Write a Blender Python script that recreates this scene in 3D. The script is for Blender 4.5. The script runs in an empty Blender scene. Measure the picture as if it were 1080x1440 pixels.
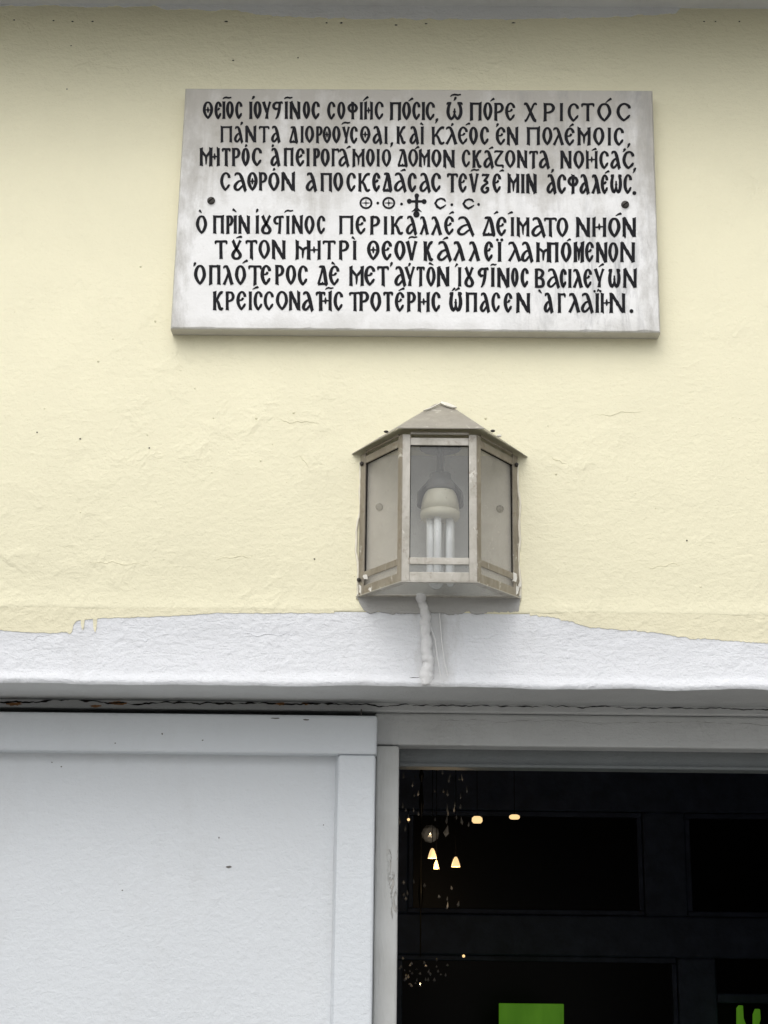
import bpy, bmesh, math, random
from mathutils import Vector, Matrix, noise
random.seed(7)
R = math.radians
SC = bpy.context.scene
COL = SC.collection

# ------------------------------------------------------------------ camera
IW, IH, F = 1080.0, 1440.0, 2163.0
D, EYE = 2.2, 1.72                       # metres from the wall, eye height
def _n(v):
    v = Vector(v); v.normalize(); return v
_u = _n((99, -7670, 2163))               # world up seen in camera axes (right, down, forward)
_h = Vector((1, .0094, -.0123)); _h = _n(_h - _u * _h.dot(_u))
_f = _u.cross(_h)
c_right = Vector((_h.x, _f.x, _u.x)); c_down = Vector((_h.y, _f.y, _u.y)); c_fwd = Vector((_h.z, _f.z, _u.z))
CAM = Vector((0, -D, EYE))
cam = bpy.data.cameras.new('camera'); camo = bpy.data.objects.new('camera', cam); COL.objects.link(camo)
camo.matrix_world = Matrix((( c_right.x, -c_down.x, -c_fwd.x, CAM.x),
                            ( c_right.y, -c_down.y, -c_fwd.y, CAM.y),
                            ( c_right.z, -c_down.z, -c_fwd.z, CAM.z), (0, 0, 0, 1)))
cam.sensor_fit = 'VERTICAL'; cam.sensor_height = 36; cam.lens = F / IH * 36
cam.clip_start = .05; cam.clip_end = 3000
SC.camera = camo

def W(px, py, Y=0.0):
    """the real point on the upright plane y = Y that the photograph shows at (px, py)"""
    d = c_right * (px - IW / 2) + c_down * (py - IH / 2) + c_fwd * F
    return CAM + d * ((Y - CAM.y) / d.y)
def Z(py, Y=0.0, px=540): return W(px, py, Y).z
def X(px, Y=0.0, py=720): return W(px, py, Y).x

# ------------------------------------------------------------------ world, sun, exposure
SUN_EL, SUN_AZ = 56, 198                # degrees; azimuth clockwise from the wall's inward normal (+y)
wd = bpy.data.worlds.new('World'); SC.world = wd; wd.use_nodes = True
nt = wd.node_tree; nt.nodes.clear()
sky = nt.nodes.new('ShaderNodeTexSky'); sky.sky_type = 'NISHITA'; sky.sun_disc = False
sky.sun_elevation = R(SUN_EL); sky.sun_rotation = R(SUN_AZ); sky.air_density = 1.2; sky.dust_density = 4
hs = nt.nodes.new('ShaderNodeHueSaturation'); hs.inputs['Saturation'].default_value = .22
bg = nt.nodes.new('ShaderNodeBackground'); bg.inputs[1].default_value = .12
wo = nt.nodes.new('ShaderNodeOutputWorld')
nt.links.new(sky.outputs[0], hs.inputs['Color']); nt.links.new(hs.outputs[0], bg.inputs[0]); nt.links.new(bg.outputs[0], wo.inputs[0])
sl = bpy.data.lights.new('sun', 'SUN'); sl.energy = .75; sl.angle = R(75); sl.color = (1, .975, .94)
so = bpy.data.objects.new('sun', sl); COL.objects.link(so)
sd = Vector((math.sin(R(SUN_AZ)) * math.cos(R(SUN_EL)), math.cos(R(SUN_AZ)) * math.cos(R(SUN_EL)), math.sin(R(SUN_EL))))
so.rotation_euler = sd.to_track_quat('Z', 'Y').to_euler(); so.location = (2, -6, 8)
SC.view_settings.view_transform = 'Standard'; SC.view_settings.look = 'None'
SC.view_settings.gamma = 1; SC.view_settings.exposure = 0.46

# ------------------------------------------------------------------ node helpers
class NT:
    def __init__(s, name):
        s.m = bpy.data.materials.new(name); s.m.use_nodes = True
        s.t = s.m.node_tree; s.b = s.t.nodes['Principled BSDF']; s.out = s.t.nodes['Material Output']
        s.tc = s.t.nodes.new('ShaderNodeTexCoord')
    def n(s, typ, **kw):
        nd = s.t.nodes.new(typ)
        for k, v in kw.items(): setattr(nd, k, v)
        return nd
    def l(s, a, b): s.t.links.new(a, b)
    def coord(s, scale=(1, 1, 1), rot=(0, 0, 0), loc=(0, 0, 0)):
        mp = s.n('ShaderNodeMapping'); mp.inputs['Scale'].default_value = scale
        mp.inputs['Rotation'].default_value = rot; mp.inputs['Location'].default_value = loc
        s.l(s.tc.outputs['Object'], mp.inputs['Vector']); return mp.outputs[0]
    def noise(s, scale, detail=4, rough=.55, co=None, dist=0):
        nd = s.n('ShaderNodeTexNoise'); nd.inputs['Scale'].default_value = scale
        nd.inputs['Detail'].default_value = detail; nd.inputs['Roughness'].default_value = rough
        nd.inputs['Distortion'].default_value = dist
        s.l(co or s.tc.outputs['Object'], nd.inputs['Vector']); return nd.outputs['Fac']
    def voro(s, scale, co=None, feature='F1'):
        nd = s.n('ShaderNodeTexVoronoi', feature=feature); nd.inputs['Scale'].default_value = scale
        s.l(co or s.tc.outputs['Object'], nd.inputs['Vector']); return nd.outputs['Distance']
    def ramp(s, fac, *stops):
        nd = s.n('ShaderNodeValToRGB'); e = nd.color_ramp.elements
        while len(e) < len(stops): e.new(.5)
        for i, (p, c) in enumerate(stops):
            e[i].position = p; e[i].color = (c, c, c, 1) if isinstance(c, (int, float)) else (*c, 1)
        s.l(fac, nd.inputs[0]); return nd.outputs[0]
    def math(s, op, a, b=None):
        nd = s.n('ShaderNodeMath', operation=op)
        for i, v in enumerate((a, b)):
            if v is None: continue
            if isinstance(v, (int, float)): nd.inputs[i].default_value = v
            else: s.l(v, nd.inputs[i])
        return nd.outputs[0]
    def mix(s, fac, a, b, mode='MIX'):
        nd = s.n('ShaderNodeMix', data_type='RGBA', blend_type=mode)
        for i, v in ((0, fac), (6, a), (7, b)):
            if isinstance(v, (int, float)): nd.inputs[i].default_value = v if i == 0 else (v, v, v, 1)
            elif isinstance(v, tuple): nd.inputs[i].default_value = (*v, 1)
            else: s.l(v, nd.inputs[i])
        return nd.outputs[2]
    def bump(s, h, dist, strength=1.0, prev=None):
        nd = s.n('ShaderNodeBump'); nd.inputs['Distance'].default_value = dist; nd.inputs['Strength'].default_value = strength
        s.l(h, nd.inputs['Height'])
        if prev is not None: s.l(prev, nd.inputs['Normal'])
        return nd.outputs[0]
    def fin(s, col, rough=.6, nrm=None, spec=.4, metal=0):
        if isinstance(col, tuple): s.b.inputs['Base Color'].default_value = (*col, 1)
        else: s.l(col, s.b.inputs['Base Color'])
        if isinstance(rough, (int, float)): s.b.inputs['Roughness'].default_value = rough
        else: s.l(rough, s.b.inputs['Roughness'])
        s.b.inputs['Specular IOR Level'].default_value = spec
        if isinstance(metal, (int, float)): s.b.inputs['Metallic'].default_value = metal
        else: s.l(metal, s.b.inputs['Metallic'])
        if nrm is not None: s.l(nrm, s.b.inputs['Normal'])
        return s.m

def paint_mat(name, col, var=.05, fine=1.0, brush=1.0, lumps=1.0, dirt=0.0, rough=.55, dirtcol=(.3, .27, .2), stain=None):
    """thick hand-rolled masonry or timber paint"""
    s = NT(name)
    big = s.noise(2.6, 5, .6); mid = s.noise(11, 5, .6)
    f = s.ramp(s.math('ADD', s.math('MULTIPLY', big, .6), s.math('MULTIPLY', mid, .4)), (.3, 0), (.7, 1))
    lo = tuple(c * (1 - var) for c in col); hi = tuple(min(1, c * (1 + var * .7)) for c in col)
    c = s.mix(f, lo, hi)
    if dirt:
        dm = s.ramp(s.noise(7, 8, .7, s.coord((1, 1, .35))), (.52, 0), (.75, dirt))
        c = s.mix(dm, c, dirtcol)
        sp = s.ramp(s.voro(38), (.035, dirt), (.07, 0)); pick = s.ramp(s.noise(9, 2), (.6, 0), (.66, 1))
        c = s.mix(s.math('MULTIPLY', sp, pick), c, dirtcol)
    if stain:                       # grubby patch rubbed into the paint beside the cable
        sx = s.n('ShaderNodeSeparateXYZ'); s.l(s.tc.outputs['Object'], sx.inputs[0])
        d = s.math('DIVIDE', s.math('ABSOLUTE', s.math('SUBTRACT', sx.outputs['X'], stain[0])), stain[1])
        d = s.math('ADD', d, s.math('MULTIPLY', s.math('SUBTRACT', s.noise(40, 7, .7, s.coord((1.6, 1, .5))), .5), 2.4))
        c = s.mix(s.ramp(d, (.25, .55), (1.1, 0)), c, stain[2])
    n1 = s.bump(s.noise(380, 3, .6), .0006 * fine, .7)
    n2 = s.bump(s.noise(110, 4, .6, None, .3), .0021 * fine, .75, n1)
    n3 = s.bump(s.noise(34, 6, .62, s.coord((1, 1, 3.6)), .5), .0016 * brush, .6, n2)
    lump = s.ramp(s.noise(18, 4, .55, None, .4), (.5, 0), (.72, 1))
    area = s.ramp(s.noise(3.1, 2), (.42, 0), (.62, 1))
    n4 = s.bump(s.math('MULTIPLY', lump, area), .0022 * lumps, .8, n3)
    n5 = s.bump(s.noise(4, 2), .008 * lumps, .7, n4)
    return s.fin(c, rough, n5, .3)

M = {}
M['yellow'] = paint_mat('cream_wall_paint', (.805, .765, .562), .045, .8, .75, 1.1, .0, .6)
M['lap'] = paint_mat('cream_wall_paint_lap', (.785, .74, .54), .04, 1, 1, 1, 0, .55)
M['white'] = paint_mat('white_band_paint', (.71, .725, .755), .06, 1.2, 1.7, 1.1, .26, .5, (.45, .44, .42), (X(612, 0, 910), .034, (.44, .435, .42)))
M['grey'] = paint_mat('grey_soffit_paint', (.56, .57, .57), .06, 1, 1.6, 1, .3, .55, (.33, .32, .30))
M['shadegrey'] = paint_mat('grey_paint_and_shade', (.40, .395, .38), .1, 1, 1.6, 1.4, .4, .55, (.2, .19, .17))  # grey paint with the shade under the lantern mixed into its tone
M['door'] = paint_mat('pale_blue_white_door_paint', (.665, .70, .735), .03, .8, .45, .5, .1, .42, (.4, .38, .34))
M['panelp'] = paint_mat('pale_blue_white_panel_paint', (.68, .71, .74), .035, .8, .5, .45, .16, .42, (.42, .40, .36))
M['head'] = paint_mat('frame_head_paint', (.52, .53, .53), .08, 1, 1.2, 1.4, .3, .5, (.3, .29, .27))
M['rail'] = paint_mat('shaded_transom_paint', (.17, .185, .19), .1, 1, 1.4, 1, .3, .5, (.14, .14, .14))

JX = X(531, .16, 1200)
def jamb_mat():
    s = NT('peeling_jamb_paint')
    pe = s.noise(70, 6, .7, s.coord((1.3, 1, .35)), 1.2)
    a = s.noise(5.5, 3, .6)
    mk = s.ramp(s.math('MULTIPLY', s.ramp(pe, (.5, 0), (.6, 1)), s.ramp(a, (.5, 0), (.6, 1))), (.4, 0), (.6, 1))
    c = s.mix(s.ramp(s.noise(14, 5), (.3, 0), (.7, 1)), (.45, .455, .44), (.55, .56, .555))
    sx = s.n('ShaderNodeSeparateXYZ'); s.l(s.tc.outputs['Object'], sx.inputs[0])
    mk = s.math('MULTIPLY', mk, s.ramp(s.math('MULTIPLY', s.math('SUBTRACT', sx.outputs['X'], JX), 25), (.3, 0), (.5, 1)))
    c = s.mix(mk, c, (.43, .42, .39))
    n = s.bump(s.math('SUBTRACT', 1.0, mk), .0010, .9)
    n = s.bump(s.noise(40, 5, .6, s.coord((3, 1, .5))), .003, .7, n)
    return s.fin(c, .6, n)
M['jamb'] = jamb_mat()

def marble_mat(z0, z1):
    s = NT('weathered_white_marble')
    sep = s.n('ShaderNodeSeparateXYZ'); s.l(s.tc.outputs['Object'], sep.inputs[0])
    # grime washed down from the top edge: starts dense, breaks up into runs
    t = s.math('DIVIDE', s.math('SUBTRACT', z1, sep.outputs['Z']), z1 - z0)         # 0 at top, 1 at bottom
    st = s.noise(9, 6, .65, s.coord((3, 1, .5)), .5)
    bl = s.noise(17, 7, .68)
    g = s.math('ADD', t, s.math('MULTIPLY', s.math('SUBTRACT', s.math('ADD', s.math('MULTIPLY', st, .5), s.math('MULTIPLY', bl, .5)), .5), 1.5))
    grime = s.ramp(g, (.05, .80), (.25, .58), (.42, .26), (.54, 0))
    c = s.mix(s.ramp(s.noise(26, 6, .6), (.3, 0), (.7, 1)), (.84, .84, .83), (.91, .91, .91))
    c = s.mix(grime, c, (.34, .315, .265))
    # black lichen runs on the right-hand side and low right
    run = s.ramp(s.noise(13, 7, .72, s.coord((2.4, 1, .5), loc=(3, 0, 0)), .5), (.46, 0), (.72, 1))
    xr = s.math('DIVIDE', s.math('SUBTRACT', sep.outputs['X'], .10), .26)
    xm = s.ramp(xr, (.05, 0), (.5, 1), (.95, .9))
    tm = s.ramp(t, (.0, .55), (.45, .25), (.7, .9), (1, .75))
    c = s.mix(s.math('MULTIPLY', s.math('MULTIPLY', run, xm), s.math('MULTIPLY', tm, 1.05)), c, (.20, .205, .22))
    c = s.mix(s.ramp(s.noise(55, 8, .75), (.56, 0), (.8, .35)), c, (.48, .46, .42))
    ax = s.math('ABSOLUTE', sep.outputs['X'])
    rim = s.math('ADD', s.math('MULTIPLY', s.math('SUBTRACT', ax, .335), 16), s.math('MULTIPLY', s.math('SUBTRACT', s.noise(24, 7, .7, s.coord((1.6, 1, .6), loc=(7, 0, 0))), .5), 2.6))
    c = s.mix(s.ramp(rim, (.1, 0), (.9, .72)), c, (.36, .345, .31))
    low = s.math('ADD', s.math('MULTIPLY', s.math('SUBTRACT', t, .93), 9), s.math('MULTIPLY', s.math('SUBTRACT', s.noise(13, 7, .7, s.coord(loc=(2, 0, 4))), .5), 2.6))
    c = s.mix(s.ramp(low, (.1, 0), (1, .45)), c, (.40, .385, .34))
    edge = s.ramp(s.math('MULTIPLY', s.math('ADD', sep.outputs['Y'], .026), 250), (.25, 0), (.6, .8))
    c = s.mix(edge, c, (.47, .45, .385))
    n = s.bump(s.noise(260, 4, .6), .0006, .8)
    n = s.bump(s.noise(30, 5, .6), .0015, .6, n)
    return s.fin(c, .6, n, .35)

def simple(name, col, rough=.5, metal=0, spec=.4, bump=0, bs=60, var=.12):
    s = NT(name)
    c = s.mix(s.ramp(s.noise(bs * .35, 5, .6), (.3, 0), (.7, 1)), tuple(x * (1 - var) for x in col), tuple(min(1, x * (1 + var)) for x in col))
    n = s.bump(s.noise(bs, 5, .6), bump, .8) if bump else None
    return s.fin(c, rough, n, spec, metal)
M['ink'] = simple('black_letter_paint', (.008, .008, .011), .6, 0, .15, .0006, 300, .4)
M['dark'] = simple('dark_gap', (.012, .011, .010), .9, 0, .1)
M['rust'] = simple('rust_stain', (.28, .14, .06), .85, 0, .1, .001, 200, .4)
M['screw'] = simple('rusty_screw', (.055, .05, .045), .55, .4, .4, .0006, 400, .4)
M['plug'] = simple('grey_back_screw', (.16, .155, .145), .55, .3, .4, .0006, 300)
M['sealant'] = simple('cream_sealant', (.78, .74, .62), .5, 0, .3, .0012, 160, .08)
M['cable'] = paint_mat('painted_cable', (.72, .72, .72), .06, 1.2, 1, 1, .35, .5, (.36, .35, .33))
M['flake'] = simple('cream_paint_flake', (.74, .72, .65), .55, 0, .3, .001, 150, .08)
M['socket'] = simple('grey_lampholder', (.11, .108, .10), .5, 0, .4, .0005, 120)
M['bulbbase'] = simple('yellowed_plastic', (.66, .61, .47), .4, 0, .4, .0003, 80, .08)
M['tube'] = simple('white_glass_tube', (.88, .88, .88), .2, 0, .5, 0, 60, .03)
M['backplate'] = simple('dull_zinc_back', (.56, .55, .525), .5, .1, .4, .0008, 60, .1)

def tin_mat(name, a, b, rustamt):
    s = NT(name)
    f = s.ramp(s.noise(28, 8, .72, s.coord((1, 1, .5)), .6), (.32, 0), (.68, 1))
    c = s.mix(f, a, b)
    f2 = s.ramp(s.noise(85, 6, .7, None, .6), (.55, 0), (.68, rustamt))
    c = s.mix(f2, c, (.20, .15, .10))
    f3 = s.ramp(s.noise(60, 6, .7, s.coord((1, 1, .6), loc=(5, 2, 1)), .8), (.60, 0), (.64, .75))
    c = s.mix(f3, c, (.66, .64, .58))
    n = s.bump(s.noise(140, 6, .7), .0008, .8)
    n = s.bump(s.noise(16, 3, .6), .003, .6, n)
    return s.fin(c, s.ramp(f, (0, .55), (1, .38)), n, .4, .3)
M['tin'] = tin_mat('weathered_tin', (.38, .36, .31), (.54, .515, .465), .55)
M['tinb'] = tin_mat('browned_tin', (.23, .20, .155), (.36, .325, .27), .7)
M['tinroof'] = tin_mat('dull_tin_roof', (.36, .335, .295), (.43, .405, .36), .2)

def glass_mat(name, dust, tint):
    s = NT(name)
    tr = s.n('ShaderNodeBsdfTransparent'); tr.inputs[0].default_value = (*tint, 1)
    df = s.n('ShaderNodeBsdfDiffuse'); df.inputs[0].default_value = (.74, .71, .65, 1)
    gl = s.n('ShaderNodeBsdfGlossy'); gl.inputs['Roughness'].default_value = .12
    m1 = s.n('ShaderNodeMixShader'); m2 = s.n('ShaderNodeMixShader')
    d = s.ramp(s.noise(22, 8, .7), (.3, dust * .7), (.72, dust * 1.3))
    spk = s.ramp(s.voro(210), (.10, .35), (.2, 0)); pk = s.ramp(s.noise(40, 2), (.55, 0), (.6, 1))
    d = s.math('ADD', d, s.math('MULTIPLY', spk, pk))
    s.l(d, m1.inputs[0]); s.l(tr.outputs[0], m1.inputs[1]); s.l(df.outputs[0], m1.inputs[2])
    m2.inputs[0].default_value = .05; s.l(m1.outputs[0], m2.inputs[1]); s.l(gl.outputs[0], m2.inputs[2])
    s.l(m2.outputs[0], s.out.inputs['Surface'])
    return s.m
M['glass'] = glass_mat('dusty_lantern_glass', .06, (.90, .91, .91))
M['sideglass'] = glass_mat('hazy_lantern_glass', .15, (.97, .96, .94))
M['crystal'] = NT('dark_cut_crystal').fin((.12, .135, .17), .10, None, .9)
M['crystalb'] = NT('bright_cut_crystal').fin((.42, .42, .45), .15, None, .8)
M['brass'] = simple('old_brass', (.012, .011, .009), .35, .8, .5)
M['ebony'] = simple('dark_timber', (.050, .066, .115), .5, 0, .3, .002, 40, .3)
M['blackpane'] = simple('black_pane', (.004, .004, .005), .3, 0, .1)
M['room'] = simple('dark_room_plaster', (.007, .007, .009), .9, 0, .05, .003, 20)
def emis(name, col, st, axis=None):
    s = NT(name); s.b.inputs['Base Color'].default_value = (*col, 1)
    s.b.inputs['Emission Color'].default_value = (*col, 1)
    s.b.inputs['Emission Strength'].default_value = st; return s.m
M['glow'] = emis('lit_lamp_glass', (1, .68, .32), .8)
def green_mat():
    s = NT('lit_green_panel'); s.b.inputs['Base Color'].default_value = (.03, .08, .005, 1)
    f = s.math('ADD', s.math('MULTIPLY', s.noise(9, 4, .6, s.coord((3, 1, .5))), .5), s.math('MULTIPLY', s.noise(5, 3), .5))
    c = s.mix(s.ramp(f, (.35, 0), (.65, 1)), (.075, .26, .008), (.16, .43, .025)); s.l(c, s.b.inputs['Emission Color'])
    s.b.inputs['Emission Strength'].default_value = .24; return s.m
M['green'] = green_mat()
M['paving'] = simple('grey_paving', (.30, .295, .28), .8, 0, .3, .004, 30, .12)
M['ground'] = simple('pale_ground', (.26, .255, .24), .9, 0, .2, .01, 4, .15)

# ------------------------------------------------------------------ mesh helpers
def tag(o, label=None, cat=None, group=None, kind=None):
    if label: o['label'] = label
    if cat: o['category'] = cat
    if group: o['group'] = group
    if kind: o['kind'] = kind
    return o
def thing(name, loc, label, cat, group=None):
    o = bpy.data.objects.new(name, None); o.empty_display_size = .05; COL.objects.link(o); o.location = loc
    return tag(o, label, cat, group)
def root_loc(p):
    v = Vector((0, 0, 0))
    while p is not None: v += p.location; p = p.parent
    return v
def obj(name, bm, mat, parent=None, smooth=False, origin=None, bevel=0, recalc=True):
    if recalc: bmesh.ops.recalc_face_normals(bm, faces=bm.faces)
    base = root_loc(parent) if parent else Vector((0, 0, 0))
    org = Vector(origin) if origin is not None else base
    for v in bm.verts: v.co -= org
    me = bpy.data.meshes.new(name); bm.to_mesh(me); bm.free()
    if smooth:
        for p in me.polygons: p.use_smooth = True
    me.materials.append(mat)
    o = bpy.data.objects.new(name, me); COL.objects.link(o); o.location = org - base
    if parent: o.parent = parent
    if bevel:
        b = o.modifiers.new('bevel', 'BEVEL'); b.width = bevel; b.segments = 2; b.limit_method = 'ANGLE'; b.angle_limit = R(40)
    return o
def box(bm, a, b):
    x0, y0, z0 = a; x1, y1, z1 = b
    vs = [bm.verts.new(p) for p in ((x0,y0,z0),(x1,y0,z0),(x1,y1,z0),(x0,y1,z0),(x0,y0,z1),(x1,y0,z1),(x1,y1,z1),(x0,y1,z1))]
    for f in ((0,3,2,1),(4,5,6,7),(0,1,5,4),(1,2,6,5),(2,3,7,6),(3,0,4,7)): bm.faces.new([vs[i] for i in f])
def hexa(bm, front, back):
    """solid between two quads given in the same order"""
    vs = [bm.verts.new(p) for p in list(front) + list(back)]
    n = len(front)
    bm.faces.new(vs[:n]); bm.faces.new(list(reversed(vs[n:])))
    for i in range(n):
        j = (i + 1) % n
        bm.faces.new((vs[i], vs[n + i], vs[n + j], vs[j]))
def tube(bm, pts, rads, seg=10, caps=True):
    pts = [Vector(p) for p in pts]
    if isinstance(rads, (int, float)): rads = [rads] * len(pts)
    rings = []
    for i, p in enumerate(pts):
        t = (pts[min(i + 1, len(pts) - 1)] - pts[max(i - 1, 0)]).normalized()
        a = t.orthogonal().normalized() if i == 0 else (prev - t * prev.dot(t)).normalized()
        prev = a; b = t.cross(a)
        rings.append([bm.verts.new(p + (a * math.cos(2*math.pi*k/seg) + b * math.sin(2*math.pi*k/seg)) * rads[i]) for k in range(seg)])
    for r0, r1 in zip(rings, rings[1:]):
        for k in range(seg): bm.faces.new((r0[k], r0[(k+1) % seg], r1[(k+1) % seg], r1[k]))
    if caps:
        bm.faces.new(list(reversed(rings[0]))); bm.faces.new(rings[-1])
def lathe(bm, c, prof, seg=24, axis='Z'):
    """prof: (radius, offset along axis)"""
    rings = []
    for r, h in prof:
        ring = []
        for k in range(seg):
            a = 2 * math.pi * k / seg
            if axis == 'Z': p = Vector((r * math.cos(a), r * math.sin(a), h))
            else: p = Vector((r * math.cos(a), h, r * math.sin(a)))
            ring.append(bm.verts.new(Vector(c) + p))
        rings.append(ring)
    for r0, r1 in zip(rings, rings[1:]):
        for k in range(seg): bm.faces.new((r0[k], r0[(k+1) % seg], r1[(k+1) % seg], r1[k]))
    bm.faces.new(rings[0]); bm.faces.new(rings[-1])
def plate(bm, pts, dvec):
    """polygon pts given thickness along dvec"""
    pts = [Vector(p) for p in pts]
    hexa(bm, pts, [p + Vector(dvec) for p in pts])
def fnoise(x, s=1.0, seed=0.0): return noise.fractal(Vector((x * s, seed, 0)), 1.0, 2.0, 5)
def interp(tab, x):
    if x <= tab[0][0]: return tab[0][1]
    for (xa, ya), (xb, yb) in zip(tab, tab[1:]):
        if x <= xb: return ya + (yb - ya) * (x - xa) / (xb - xa)
    return tab[-1][1]

# ------------------------------------------------------------------ ground
XL, XR = -5.0, 5.0
bm = bmesh.new(); box(bm, (-600, -600, -.3), (600, 600, -.004)); tag(obj('ground', bm, M['ground']), kind='structure')
bm = bmesh.new(); box(bm, (XL - 3, -3.2, -.12), (XR + 3, 0.3, .12)); tag(obj('pavement', bm, M['paving']), kind='structure')

# ------------------------------------------------------------------ the building front
bld = thing('building', (0, 0, .12), 'cream plastered building front with a white band over its grey doorway and shutter', 'building')
zTop = Z(9)                      # wall meets the eave soffit
zLip = Z(860, -.003)             # the plaster's lower lip
zBand = Z(966, -.010)            # band's lower edge
YH, YL, YJ = .150, .118, .160    # frame head strip, shutter face, jamb face
xO0, xO1 = X(560, YJ, 1200), X(560, YJ, 1200) + 1.05   # door opening
xS0 = X(531, YL, 1200) - .98     # shutter's far edge
xD0, xD1 = xS0 - .03, xO1 + .09  # masonry opening
z0 = .12

# plaster wall: a sheet of real profile, its foot rolling outwards over the band
def wall_profile(bm, prof, x0, x1, nx, wob=0.0, seed=0.0):
    rows = []
    for (y, z, k) in prof:
        row = []
        for i in range(nx + 1):
            x = x0 + (x1 - x0) * i / nx
            dz = fnoise(x, 9, seed) * wob * k; dy = fnoise(x, 14, seed + 3) * wob * k * .5
            row.append(bm.verts.new((x, y + dy * .4, z + dz)))
        rows.append(row)
    for r0, r1 in zip(rows, rows[1:]):
        for i in range(nx): bm.faces.new((r0[i], r0[i+1], r1[i+1], r1[i]))
bm = bmesh.new()
wall_profile(bm, [(.06, zTop + .3, 0), (0, zTop + .3, 0), (0, zLip + .06, 0), (-.0008, zLip + .028, .5), (-.0016, zLip + .013, 1), (-.0030, zLip + .005, 1),
                  (-.0032, zLip + .0015, 1), (-.0026, zLip - .0008, 1), (-.0002, zLip - .0016, 1), (.02, zLip - .003, 0)], XL, XR, 700, .0022, 1.3)
for i in range(50):             # little beads and runs of dried paint
    p = W(random.uniform(-60, 1140), random.uniform(330, 850), 0); r = random.choice((.0008, .001, .0012, .0018))
    bmesh.ops.create_icosphere(bm, subdivisions=2, radius=r, matrix=Matrix.Translation(p) @ Matrix.Diagonal((1, .7, random.uniform(1, 1.5), 1)))
obj('plaster_wall', bm, M['yellow'], bld, smooth=True, recalc=True)

# white band with a rolled lower lip, and the soffit behind it
bm = bmesh.new()
wall_profile(bm, [(.03, zLip + .012, 0), (-.0012, zLip + .006, 0), (-.0022, zLip - .004, .6), (-.002, zLip - .03, .2), (-.0035, zBand + .022, .4), (-.0065, zBand + .014, 1),
                  (-.0105, zBand + .0085, 1), (-.0115, zBand + .004, 1), (-.009, zBand + .0004, 1)], XL, XR, 700, .0028, 7.7)
obj('lintel_band', bm, M['white'], bld, smooth=True)
bm = bmesh.new()
wall_profile(bm, [(-.009, zBand + .0005, 1), (.004, zBand - .0005, .6), (.05, zBand - .001, .3), (.1, zBand, .3), (YH + .02, zBand + .001, 0), (YH + .02, zBand + .05, 0)], xD0 - .2, xD1 + .2, 300, .0025, 7.7)
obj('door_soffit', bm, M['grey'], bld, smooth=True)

# piers left and right of the doorway, under the band (outside the picture)
bm = bmesh.new()
box(bm, (XL, 0, z0), (xD0, .30, zBand + .01)); obj('pier', bm, M['white'], bld)
bm = bmesh.new(); box(bm, (xD1, 0, z0), (XR, .30, zBand + .01)); obj('pier', bm, M['white'], bld)
# eave: slab over the wall
bm = bmesh.new(); box(bm, (XL - .2, -.20, zTop), (XR + .2, .4, zTop + .14))
obj('eave', bm, M['grey'], bld, bevel=.006)

# cream paint lapping down over the band, with its drips
def lap_sheet(name, mat, top, low, x0, x1, step, y, th, seed, wob):
    bm = bmesh.new(); n = int((x1 - x0) / step); prev = None
    for i in range(n + 1):
        px = x0 + (x1 - x0) * i / n
        lo = interp(low, px) + fnoise(px * .01, 6, seed) * wob + fnoise(px * .01, 25, seed) * wob * .35 + fnoise(px * .01, 70, seed + 1) * wob * .3
        hi = interp(top, px)
        lo = max(lo, hi + .3)
        a, b = W(px, hi, y), W(px, lo, y)
        c = Vector((b.x, y + th, b.z - .0005))
        cur = [bm.verts.new(v) for v in (a, b, c)]
        if prev:
            bm.faces.new((prev[0], cur[0], cur[1], prev[1])); bm.faces.new((prev[1], cur[1], cur[2], prev[2]))
        prev = cur
    obj(name, bm, mat, bld)
YB = -.0030
lap_sheet('paint_lap', M['lap'], [(-700, 846), (0, 852), (540, 858.5), (1080, 864.5)],
          [(-700, 884), (0, 886), (40, 889), (70, 890), (88, 889), (94, 889.5), (97.5, 892), (101, 889), (103, 879), (107, 873), (113.6, 871.5), (114.3, 882), (116.2, 886), (118, 882), (118.8, 871), (130.8, 870.5), (131.5, 884), (133.6, 890), (135.6, 884), (136.4, 870), (160, 868.5), (250, 866), (300, 862)],
          -220, 470, .7, YB, .0022, 2.2, 1.0)
lap_sheet('paint_lap', M['lap'], [(700, 860), (1080, 864.5), (1800, 872)],
          [(700, 860), (770, 867), (800, 873), (830, 882), (880, 886), (930, 890), (955, 896), (1000, 899), (1080, 904), (1800, 914)],
          745, 1800, 1.2, YB, .0022, 5.1, 2.4)
# grey eave paint brushed a little way down the wall
lap_sheet('paint_lap', M['grey'], [(-300, 2), (1500, 14)],
          [(-300, 8), (0, 8), (95, 7), (110, 9), (220, 8), (232, 12), (330, 14), (365, 20), (430, 24), (560, 26), (700, 27), (860, 23), (950, 18), (962, 4), (1080, 6), (1500, 9)],
          -300, 1500, 3, -.0012, .0015, 9.4, 2)

lap_sheet('paint_lap', M['shadegrey'], [(500, 836), (742, 838)], [(502, 837), (506, 846), (512, 857), (520, 861), (560, 861), (600, 862), (700, 861.5), (722, 860), (730, 858), (732, 838)], 502, 732, 1.2, -.0040, .001, 11.3, 3)  # grey paint below the lantern, its shade painted into the colour

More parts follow.
